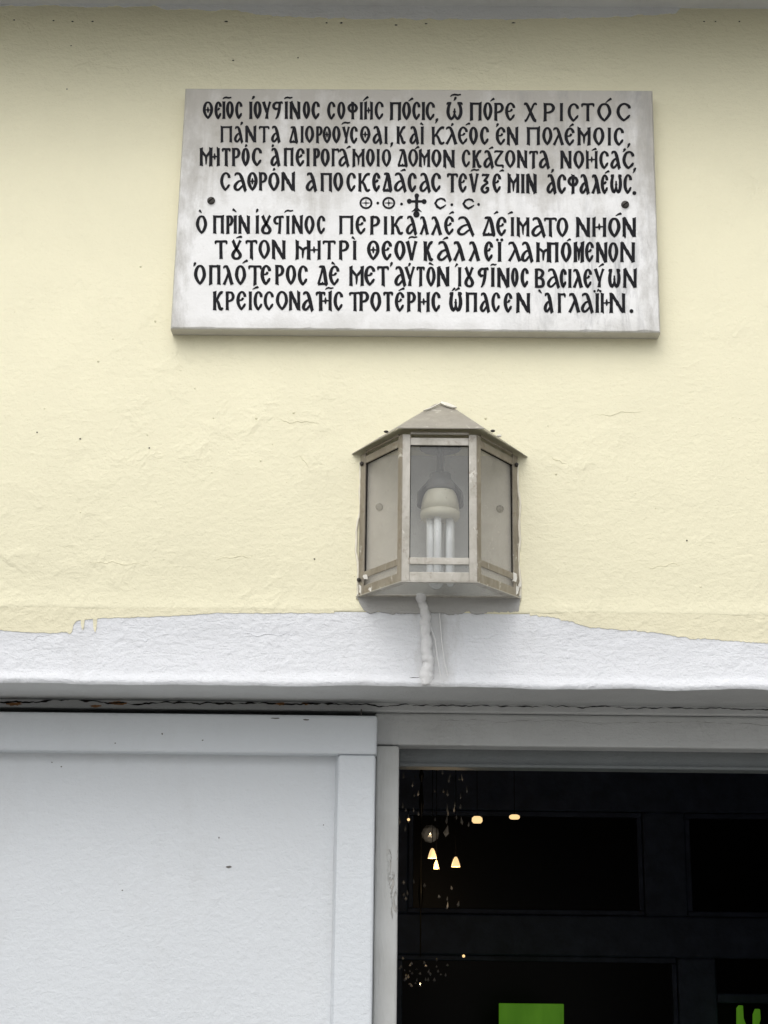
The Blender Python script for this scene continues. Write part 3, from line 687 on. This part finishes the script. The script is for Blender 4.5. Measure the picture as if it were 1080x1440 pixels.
# the row of emblems between the two verses
bm = bmesh.new()
def E(x, y): return 490 + x / 5.4, 265 + y / 5.4
def ell(cx, cy, rx, ry, w, n=26):
    x, y = E(cx, cy); ribbon(bm, [(x + math.cos(2*math.pi*k/n) * rx / 5.4, y + math.sin(2*math.pi*k/n) * ry / 5.4, w / 5.4) for k in range(n)], True, YP)
def disc(cx, cy, r, ry=None):
    x, y = E(cx, cy); ry = ry or r; n = 10
    pts = [(x - r / 5.4 + 2 * r / 5.4 * k / n, y, max(.05, 2 * ry / 5.4 * math.sqrt(max(0, 1 - (2 * k / n - 1) ** 2)))) for k in range(n + 1)]
    ribbon(bm, pts, False, YP)
def line(*p): ribbon(bm, [(*E(a, b), c / 5.4) for a, b, c in p], False, YP)
for cx in (133, 306):
    ell(cx, 110, 42, 39, 15)
    line((cx - 32, 110, 3), (cx - 12, 110, 7), (cx, 110, 16), (cx + 12, 110, 7), (cx + 32, 110, 3)); line((cx, 84, 3), (cx, 98, 7), (cx, 122, 7), (cx, 136, 3))
for (cx, cy) in ((223, 111), (403, 118), (785, 123), (988, 121)): disc(cx, cy, 11)
line((518, 50, 26), (518, 97, 22), (518, 150, 24), (518, 172, 30)); line((458, 97, 24), (480, 98, 18), (518, 98, 20), (556, 98, 18), (578, 97, 24))
for (cx, cy, r) in ((462, 97, 19), (575, 99, 19), (519, 55, 18), (516, 196, 25)): disc(cx, cy, r)
line((480, 176, 3), (498, 166, 12), (518, 152, 40), (538, 166, 12), (556, 178, 3))
for (x0, x1, y0, y1) in ((652, 742, 66, 158), (866, 955, 72, 158)):
    w, h = x1 - x0, y1 - y0
    line((x0 + w * .95, y0 + h * .36, 10), (x0 + w * .82, y0 + h * .18, 17), (x0 + w * .55, y0 + h * .1, 14), (x0 + w * .25, y0 + h * .22, 16), (x0 + w * .08, y0 + h * .5, 19), (x0 + w * .25, y0 + h * .78, 20), (x0 + w * .5, y0 + h * .93, 18), (x0 + w * .75, y0 + h * .8, 15), (x0 + w, y0 + h * .62, 6))
obj('emblem_row', bm, M['ink'], plq, recalc=False)

# ------------------------------------------------------------------ wall lantern
DL = .104                                            # depth of the body off the wall
LB = W(617, 842, 0)                                  # foot centre at the wall
zB = LB.z; zE = Z(641, 0, 617)                       # floor and eave level
xBL, xBR = X(505, 0, 740), X(729, 0, 740)            # body edges on the wall
xFL, xFR = X(565, -DL, 720), X(671, -DL, 720)        # front face edges
lan = thing('wall_lantern', (LB.x, 0, zB), 'weathered half-hexagonal tin wall lantern with dusty glass and a white tube bulb, below the plaque', 'lantern')
zFB = Z(815.5, -DL, 617)                              # front face bottom
zFT = zE - .001
print('lantern levels', zB, zFB, zE, 'width', xBR - xBL, xFR - xFL)
Pb = [Vector((xBL, -.002, 0)), Vector((xFL, -DL, 0)), Vector((xFR, -DL, 0)), Vector((xBR, -.002, 0))]
zlo, zhi = min(zFB, zB + .002), zFT
hgt = zhi - zlo
# levels measured down the front face
lev = [zhi, Z(607.5, -DL, 617), Z(615.5, -DL, 617), Z(626, -DL, 617), Z(784, -DL, 617), Z(793.5, -DL, 617), Z(804.5, -DL, 617), zlo]
def panel(name, A, B, mat, mat2):
    """one glazed face from A to B: stiles, three rails, slots above and below, and its pane"""
    d = (B - A); L = d.length; d = d.normalized(); nrm = Vector((d.y, -d.x, 0))
    if nrm.y > 0: nrm = -nrm
    def P(s, z, o=0): return Vector((A.x, A.y, 0)) + d * s + nrm * o + Vector((0, 0, z))
    bm = bmesh.new(); sw = .0115; t = .0022; swa = sw if name == 'front_frame' else .015
    def bar(s0, s1, za, zb, off=0.0):
        n = max(2, int(max(s1 - s0, abs(zb - za)) / .012)); 
        hexa(bm, [P(s0, za, off), P(s1, za, off), P(s1, zb, off), P(s0, zb, off)], [P(s0, za, off - t), P(s1, za, off - t), P(s1, zb, off - t), P(s0, zb, off - t)])
    bar(0.0004, swa, zlo, zhi); bar(L - sw, L - .0004, zlo, zhi)
    for (za, zb) in ((lev[3], lev[2]), (lev[5], lev[4]), (lev[7], lev[6]), (lev[1], lev[0])): bar(swa + .0001, L - sw - .0001, za, zb, -.0003)
    fr = obj(name, bm, mat, lan, bevel=.0006)
    bm = bmesh.new(); o = -.0042
    hexa(bm, [P(.003, zlo + .004, o), P(L - .003, zlo + .004, o), P(L - .003, lev[2] - .002, o), P(.003, lev[2] - .002, o)],
             [P(.003, zlo + .004, o - .002), P(L - .003, zlo + .004, o - .002), P(L - .003, lev[2] - .002, o - .002), P(.003, lev[2] - .002, o - .002)])
    obj('pane', bm, M['glass'] if name == 'front_frame' else M['sideglass'], fr)
    # dark putty line inside the frame
    bm = bmesh.new()
    for (s0, s1, za, zb) in ((swa - .0002, swa + .0009, lev[4], lev[3]), (L - sw - .0009, L - sw + .0002, lev[4], lev[3]), (sw, L - sw, lev[3] - .0008, lev[3] + .0002)):
        hexa(bm, [P(s0, za, -.0026), P(s1, za, -.0026), P(s1, zb, -.0026), P(s0, zb, -.0026)], [P(s0, za, -.004), P(s1, za, -.004), P(s1, zb, -.004), P(s0, zb, -.004)])
    obj('putty', bm, M['dark'], fr)
    return fr
panel('front_frame', Pb[1], Pb[2], M['tin'], None)
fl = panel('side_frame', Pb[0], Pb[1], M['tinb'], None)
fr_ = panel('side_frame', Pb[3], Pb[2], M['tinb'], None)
# little rivets at the wall edge of the side frames
for (px, py) in ((508.5, 651.5), (726.5, 653), (504.5, 815)):
    p = W(px, py, -.012); bm = bmesh.new(); lathe(bm, p, [(.0028, .006), (.0028, -.0005), (.0015, -.0018)], 12, 'Y'); obj('rivet', bm, M['screw'], lan)
# back plate with two screws
bm = bmesh.new(); box(bm, (xBL + .006, -.004, zlo), (xBR - .006, -.0006, zhi)); bp = obj('back_plate', bm, M['backplate'], lan)
for (px, py) in ((533.5, 713), (703, 715.5)):
    p = W(px, py, -.005); bm = bmesh.new(); lathe(bm, p, [(.0056, .002), (.0056, -.001), (.0035, -.0026)], 16, 'Y'); obj('screw', bm, M['plug'], bp)
# roof: three facets meeting at a crest against the wall, thin sheet with a downturned edge
ap = W(621, 567, 0); DR = DL + .012
eA = Vector((X(494.5, 0, 638), .0, zE + .002)); eD = Vector((X(742, 0, 640), 0, zE + .000))
eB = Vector((X(558.5, -DR, 604), -DR, Z(601.8, -DR, 617))); eC = Vector((X(681, -DR, 604), -DR, Z(601.5, -DR, 617)))
crA = Vector((ap.x - .010, -.004, ap.z - .003)); crB = Vector((ap.x + .010, -.004, ap.z - .003))
bm = bmesh.new(); dn = Vector((0, .0004, -.0011))
for poly in ([eA, eB, crA], [eB, eC, crB, crA], [eC, eD, crB]):
    plate(bm, poly, dn)
rf = obj('roof', bm, M['tinroof'], lan)
bm = bmesh.new()                                     # dried paint and mortar smeared on the crest
pts = []
base = [(-34, 34), (-22, 23), (-10, 13), (-2, 5), (0, 0), (4, 3), (10, 5), (20, 14), (26, 22), (18, 22), (10, 17), (3, 12), (-2, 7), (-12, 17), (-22, 26)]
fn = (crB - crA).cross(eB - crA).normalized(); fn = fn if fn.y < 0 else -fn
for (dx, dy) in base:
    q = W(621 + dx * .78, 566.5 + dy * .78, 0)
    t = (ap.z - q.z) / (ap.z - eB.z); pts.append(Vector((q.x, -.006 - DR * max(0, t) * .96, q.z + .001)))
plate(bm, pts, (0, .003, -.001)); obj('paint_smear', bm, M['flake'], rf)
for k, (px, py, dp) in enumerate(((543, 607, -.078), (693, 606, -.085), (702, 613, -.07))):
    bm = bmesh.new(); bmesh.ops.create_icosphere(bm, subdivisions=2, radius=.0028, matrix=Matrix.Translation(W(px, py, dp)) @ Matrix.Diagonal((1.3, 1, .7, 1))); obj('paint_clot', bm, M['screw'] if k < 2 else M['flake'], rf)
# floor: open tray with a rim all round and dried paint on it
bm = bmesh.new(); fo = [Vector((p.x, p.y, zlo)) for p in Pb]; c_ = sum(fo, Vector()) / 4
fo[0] += Vector((-.003, 0, 0)); fo[3] += Vector((.003, 0, 0))
fi = [p + (c_ - p) * .16 for p in fo]; fi[0].y = fi[3].y = -.013
for i in range(4):
    j = (i + 1) % 4; plate(bm, [fo[i], fo[j], fi[j], fi[i]], (0, 0, -.0012))
tray = obj('tray', bm, M['tin'], lan)
bm = bmesh.new(); g_ = [p + Vector((0, 0, .0016)) for p in fi]; plate(bm, [p + (p - c_) * .05 for p in g_], (0, 0, .0018)); obj('pane', bm, M['glass'], tray)
bm = bmesh.new(); a, b = fo[0], fo[3]; plate(bm, [a + Vector((0, -.0008, -.0012)), b + Vector((0, -.0008, -.0012)), b + Vector((-.004, -.0008, -.004)), a + Vector((.004, -.0008, -.004))], (0, .001, 0)); obj('flange', bm, M['tinb'], tray)
# flaking cream paint at the lower corners
def flake(px, py, w, h, Y, seed, par):
    bm = bmesh.new(); n = 16; pts = []
    for k in range(n):
        a = 2 * math.pi * k / n; rr = .75 + .5 * fnoise(k * .37, 3, seed)
        pts.append(W(px + math.cos(a) * w * rr, py + math.sin(a) * h * rr, Y))
    plate(bm, pts, (0, .0012, 0)); obj('paint_flake', bm, M['flake'], par)
flake(514, 811, 4.5, 5, -.0235, 1.1, lan); flake(507.5, 829, 4, 8, -.010, 2.3, lan); flake(521, 829, 4, 3.5, -.034, 7.7, lan)
flake(724, 812, 5, 7, -.016, 3.4, lan); flake(726, 829, 4.5, 9, -.010, 5.2, lan); flake(731, 822, 2.5, 6, -.006, 9.2, lan)
# bead of sealant where the lantern meets the wall
for x0, sgn, sd in ((xBL, -1, 1.7), (xBR, 1, 6.1)):
    bm = bmesh.new(); pts = []; rr = []
    for k in range(46):
        z = zlo - .004 + (zhi - zlo - .006) * k / 45
        pts.append((x0 + sgn * (.0012 + fnoise(z, 16, sd) * .004), -.0012, z)); rr.append(.0021 + fnoise(z, 40, sd + 2) * .0010)
    tube(bm, pts, rr, 8); obj('sealant', bm, M['sealant'], lan, smooth=True)
# lampholder and energy-saving bulb
yb_ = -.052; bx_ = X(619, yb_, 700); s_px = (W(620, 700, yb_) - W(619, 700, yb_)).length
zt = lambda py: Z(py, yb_, 619)
bm = bmesh.new(); c0 = (bx_, yb_, 0)
lathe(bm, c0, [(15 * s_px, zt(667)), (15.5 * s_px, zt(675)), (19 * s_px, zt(677)), (21 * s_px, zt(685)), (22 * s_px, zt(689)), (21 * s_px, zt(691)), (19 * s_px, zt(691))], 28)
shell = [(19 * s_px, zt(679)), (26 * s_px, zt(686)), (32.5 * s_px, zt(694)), (33 * s_px, zt(711))]
prev = None
for k in range(15):
    a = math.pi * (-.12 + 1.24 * k / 14); cur = [[bm.verts.new((bx_ + (r - d) * math.cos(a), yb_ + (r - d) * math.sin(a), h)) for r, h in shell] for d in (0, .0016)]
    if prev:
        for q in range(3):
            for d in (0, 1): bm.faces.new((prev[d][q], cur[d][q], cur[d][q+1], prev[d][q+1]))
        bm.faces.new((prev[0][3], cur[0][3], cur[1][3], prev[1][3]))
    if k in (0, 14):
        for q in range(3): bm.faces.new((cur[0][q], cur[1][q], cur[1][q+1], cur[0][q+1]))
    prev = cur
sk = obj('lampholder', bm, M['socket'], lan, smooth=True)
bm = bmesh.new(); lathe(bm, c0, [(.0055, zhi - .004), (.0055, zt(667))], 12); lathe(bm, c0, [(.03, zhi - .002), (.03, zhi - .006)], 16); obj('rod', bm, M['socket'], sk)
bm = bmesh.new()
lathe(bm, c0, [(16 * s_px, zt(684)), (19 * s_px, zt(691)), (21.5 * s_px, zt(694)), (24.5 * s_px, zt(701)), (26 * s_px, zt(708)), (26.6 * s_px, zt(716.5)), (24.6 * s_px, zt(718)), (24.6 * s_px, zt(719)), (27.6 * s_px, zt(720.5)), (27.8 * s_px, zt(727)), (25.5 * s_px, zt(731.5)), (10 * s_px, zt(732.5))], 32)
bulb = obj('bulb', bm, M['bulbbase'], lan, smooth=True)
for k in range(3):                                   # three bent tubes, each a U
    a0 = math.pi / 2 + 2 * math.pi * k / 3 + .38; rad = 15.5 * s_px; half = .42
    p0 = Vector((bx_ + rad * math.cos(a0 - half), yb_ + rad * math.sin(a0 - half), 0)); p1 = Vector((bx_ + rad * math.cos(a0 + half), yb_ + rad * math.sin(a0 + half), 0))
    m_ = (p0 + p1) / 2; hw = (p1 - p0).length / 2; dd = (p1 - p0).normalized(); zb_ = zt(814)
    pts = [p0 + Vector((0, 0, zt(730))), p0 + Vector((0, 0, zt(770)))]
    for q in range(9):
        a = math.pi * q / 8; pts.append(m_ - dd * hw * math.cos(a) + Vector((0, 0, zb_ - hw * math.sin(a))))
    pts += [p1 + Vector((0, 0, zt(770))), p1 + Vector((0, 0, zt(730)))]
    bm = bmesh.new(); tube(bm, pts, 5.6 * s_px, 12); obj('tube', bm, M['tube'], bulb, smooth=True)

# ------------------------------------------------------------------ cable below the lantern
bm = bmesh.new(); pts = []; rr = []
path = [(592, 836), (592, 845), (597, 856), (599, 868), (597, 884), (600, 900), (599, 916), (603, 932), (600, 946), (600, 964)]
for k in range(61):
    t = k / 60 * (len(path) - 1); i = min(int(t), len(path) - 2); f = t - i
    px = path[i][0] * (1 - f) + path[i+1][0] * f; py = path[i][1] * (1 - f) + path[i+1][1] * f
    q = W(px + fnoise(py * .01, 9, 3) * 2.0, py, -.010 if k < 4 else -.0040); pts.append(q); rr.append(interp([(838, .0072), (850, .0064), (866, .0066), (878, .0084), (905, .0076), (930, .0088), (957, .0105)], py) + fnoise(py * .01, 7, 8) * .0018 + fnoise(py * .01, 23, 4) * .0006)
tube(bm, pts, rr, 12)
cab = obj('cable', bm, M['cable'], None, smooth=True, origin=W(599, 957, 0))
tag(cab, 'lumpy white painted cable running down the white band from under the lantern', 'cable')
for nm, pth in (('wire', [(604, 878), (612, 900), (615, 925), (621, 957)]),):
    bm = bmesh.new(); tube(bm, [W(*p, -.004) for p in pth], .0014, 8); obj(nm, bm, M['cable'], cab)
    bm = bmesh.new(); tube(bm, [W(*p, -.004) for p in ((618, 862), (621, 900), (625, 930), (631, 957))], .0012, 8); obj(nm, bm, M['cable'], cab)
bm = bmesh.new()
pts = [W(588 + math.cos(2*math.pi*k/18) * 15 * random.uniform(.8, 1.1), 954.5 + math.sin(2*math.pi*k/18) * 2.4 * random.uniform(.7, 1.2), -.0072) for k in range(18)]
plate(bm, pts, (0, .0006, 0)); obj('hole', bm, M['socket'], bld)

# ------------------------------------------------------------------ the dark room behind the doorway
YW = 3.2
rx0, rx1, rz = -1.8, 3.2, 4.2
def room(name, a, b):
    bm = bmesh.new(); box(bm, a, b); tag(obj(name, bm, M['room']), kind='structure')
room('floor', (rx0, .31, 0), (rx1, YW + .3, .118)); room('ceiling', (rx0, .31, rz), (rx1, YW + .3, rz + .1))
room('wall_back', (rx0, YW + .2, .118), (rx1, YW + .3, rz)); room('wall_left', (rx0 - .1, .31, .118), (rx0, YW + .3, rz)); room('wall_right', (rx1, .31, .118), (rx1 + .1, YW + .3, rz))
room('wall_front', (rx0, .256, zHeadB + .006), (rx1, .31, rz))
par = thing('glazed_partition', (X(700, YW, 1300), YW, .12), 'dark timber partition with black panes at the back of the unlit room', 'partition')
bm = bmesh.new(); zf = lambda y: Z(y, YW, 800)
xa, xb = X(480, YW, 1200), X(1350, YW, 1200)
vx = [(480, 574), (905, 965), (1290, 1350)]
for y0, y1 in ((1040, 1141), (1287, 1345)): box(bm, (xa, YW, zf(y1)), (xb, YW + .06, zf(y0)))
for v0, v1 in vx: box(bm, (X(v0, YW, 1200), YW + .002, zf(1287)), (X(v1, YW, 1200), YW + .058, zf(1141)))
for v0, v1 in ((480, 560), (947, 1000), (1290, 1350)): box(bm, (X(v0, YW, 1200), YW + .002, .12), (X(v1, YW, 1200), YW + .058, zf(1345)))
box(bm, (X(1000, YW, 1200), YW + .002, zf(1408)), (X(1290, YW, 1200), YW + .058, zf(1394)))
pf = obj('frame', bm, M['ebony'], par, bevel=.006)
for (a, b, c, d) in ((574, 905, 1141, 1287), (965, 1290, 1141, 1287), (560, 947, 1345, 1700)):
    bm = bmesh.new(); xa_, xb_ = X(a, YW, 1200), X(b, YW, 1200); za_, zb_ = zf(d), zf(c); w_ = .018
    box(bm, (xa_ + .001, YW + .012, zb_ - w_), (xb_ - .001, YW + .05, zb_ - .001)); box(bm, (xa_ + .001, YW + .012, za_ + .001), (xb_ - .001, YW + .05, za_ + w_))
    box(bm, (xa_ + .001, YW + .013, za_ + w_ + .001), (xa_ + w_, YW + .05, zb_ - w_ - .001)); box(bm, (xb_ - w_, YW + .013, za_ + w_ + .001), (xb_ - .001, YW + .05, zb_ - w_ - .001))
    obj('moulding', bm, M['ebony'], pf, bevel=.003)
for (a, b, c, d) in ((574, 905, 1141, 1287), (965, 1290, 1141, 1287), (560, 947, 1345, 1700), (1000, 1290, 1345, 1700)):
    bm = bmesh.new(); box(bm, (X(a, YW, 1200) - .01, YW + .03, zf(d)), (X(b, YW, 1200) + .01, YW + .036, zf(c) + .01)); obj('pane', bm, M['blackpane'], par)

# crystal chandelier
YC = 2.0; kc = (W(541, 1200, YC) - W(540, 1200, YC)).length
cx = X(592, YC, 1200)
zc = lambda y: Z(y, YC, 592)
ch = thing('crystal_chandelier', (cx, YC, zc(1395)), 'dark crystal chandelier with hanging drops in the left of the doorway', 'chandelier')
bm = bmesh.new(); lathe(bm, (cx, YC, 0), [(.002, rz), (.002, zc(1080)), (.007, zc(1090)), (.002, zc(1100)), (.007, zc(1130)), (.002, zc(1150)), (.002, zc(1230)), (.007, zc(1256)), (.002, zc(1280)), (.002, zc(1345))], 16); obj('stem', bm, M['brass'], ch)
def drop(bm, p, l, w):
    m = Matrix.Rotation(random.uniform(0, 3), 3, 'Z') @ Matrix.Rotation(random.uniform(-.25, .25), 3, 'X')
    top = p; vs = []
    mid = [Vector((math.cos(a) * w, math.sin(a) * w, -l * .68)) for a in [k * math.pi / 3 for k in range(6)]]
    t = bm.verts.new(p); b = bm.verts.new(p + m @ Vector((0, 0, -l))); ms = [bm.verts.new(p + m @ q) for q in mid]
    for k in range(6): bm.faces.new((t, ms[k], ms[(k+1) % 6])); bm.faces.new((b, ms[(k+1) % 6], ms[k]))
def tier(yt, yb, r0, r1, n, l, w):
    for i in range(n):
        a = random.uniform(0, 6.28); f = random.random(); r = (r0 + (r1 - r0) * f) * random.uniform(.55, 1.05) * kc
        bm = bmesh.new(); drop(bm, Vector((cx + r * math.cos(a), YC + r * math.sin(a), zc(yt + (yb - yt) * f))), l * random.uniform(.35, 1.0) * kc, w * random.uniform(.4, .9) * kc)
        obj('crystal_drop', bm, M['crystalb'] if i % 5 == 0 else M['crystal'], ch)
tier(1078, 1165, 62, 74, 48, 14, 2.6); tier(1225, 1278, 40, 66, 15, 10, 3); tier(1345, 1386, 58, 16, 36, 7, 3)
bm = bmesh.new(); bmesh.ops.create_icosphere(bm, subdivisions=2, radius=13 * kc, matrix=Matrix.Translation(W(605, 1172, YC - .05))); obj('crystal_ball', bm, M['crystal'], ch)
bm = bmesh.new(); drop(bm, W(630, 1160, YC - .06), 17 * kc, 4.5 * kc); obj('crystal_drop', bm, M['crystal'], ch)

# lit shades and lights inside
def bell(px, py, h, Y, label, r=None):
    k = (W(541, 1200, Y) - W(540, 1200, Y)).length; p = W(px, py, Y); hh = h * k; r = (r or h * .45) * k
    t = thing('pendant_lamp', (p.x, p.y, p.z - hh / 2), label, 'lamp', 'small lit lamps inside the dark room')
    bm = bmesh.new(); lathe(bm, p - Vector((0, 0, hh / 2)), [(r * .6, hh * .1), (r, .0), (r * .86, hh * .3), (r * .55, hh * .72), (r * .28, hh * .96), (r * .1, hh)], 16); obj('shade', bm, M['glow'], t, smooth=True)
    pl = bpy.data.lights.new('lamp_light', 'POINT'); pl.energy = .35; pl.color = (1, .72, .4); pl.shadow_soft_size = .01; lo = bpy.data.objects.new('lamp_light', pl); COL.objects.link(lo); lo.parent = t; lo.location = (0, 0, -.012)
    bm = bmesh.new(); tube(bm, [p + Vector((0, 0, hh * .5)), Vector((p.x, p.y, rz))], .0008, 6); obj('cord', bm, M['room'], t)
bell(608, 1200, 14, 1.7, 'bell-shaped lit lamp uppermost at the left of the doorway, above a smaller one')
bell(613.5, 1215.5, 12, 1.75, 'smallest bell-shaped lit lamp, just under the uppermost of the three', 4)
bell(641, 1212, 14, 1.65, 'bell-shaped lit lamp standing to the right of the pair of bell lamps')
def spot(px, py, w, h, label):
    Y = 2.6; k = (W(541, 1150, Y) - W(540, 1150, Y)).length; p = W(px, py, Y)
    t = thing('ceiling_lamp', p, label, 'lamp', 'flat warm lights high in the dark room')
    bm = bmesh.new(); lathe(bm, p, [(w * .30 * k, h * .55 * k), (w * .48 * k, h * .3 * k), (w * .5 * k, -h * .2 * k), (w * .36 * k, -h * .5 * k)], 18); obj('bowl', bm, M['glow'], t, smooth=True)
    bm = bmesh.new(); tube(bm, [p + Vector((0, 0, h * .5 * k)), Vector((p.x, p.y, rz))], .0008, 6); obj('cord', bm, M['room'], t)
spot(671, 1153, 15, 9, 'rounder warm bowl light just right of the chandelier drops'); spot(723.5, 1149, 15, 6, 'flatter warm bowl light further right, clear of the chandelier')
for (px, py, lab) in ((574.5, 1152.5, 'tiny lit bulb close beside the peeling jamb'), (652, 1344.5, 'tiny lit bulb alone above the lower crystals')):
    bm = bmesh.new(); bmesh.ops.create_icosphere(bm, subdivisions=2, radius=2.0 * kc, matrix=Matrix.Translation(W(px, py, 1.9))); o = obj('bulb', bm, M['glow'], None, origin=W(px, py, 1.9)); tag(o, lab, 'bulb')

# green lit panels low in the room
def green(pts, Y, label):
    bm = bmesh.new(); plate(bm, [W(*p, Y) for p in pts], (0, .02, 0)); c = W(*pts[-1], Y)
    o = obj('lit_panel', bm, M['green'], None, origin=c, bevel=.002); tag(o, label, 'panel', 'green lit panels inside the room'); return o
green([(702, 1411), (793, 1412), (793, 1640), (702, 1640)], 2.8, 'wide flat green lit panel seen low through the doorway')
green([(1037, 1418), (1040, 1414), (1045, 1414), (1046, 1432), (1049, 1440), (1048, 1640), (1038, 1640)], 3.1, 'narrow green lit strip low at the right, the more left one')
green([(1060, 1427), (1063, 1419), (1069, 1419), (1070, 1433), (1068, 1440), (1070, 1640), (1060, 1640)], 3.1, 'narrow green lit strip low at the right edge of the photo')
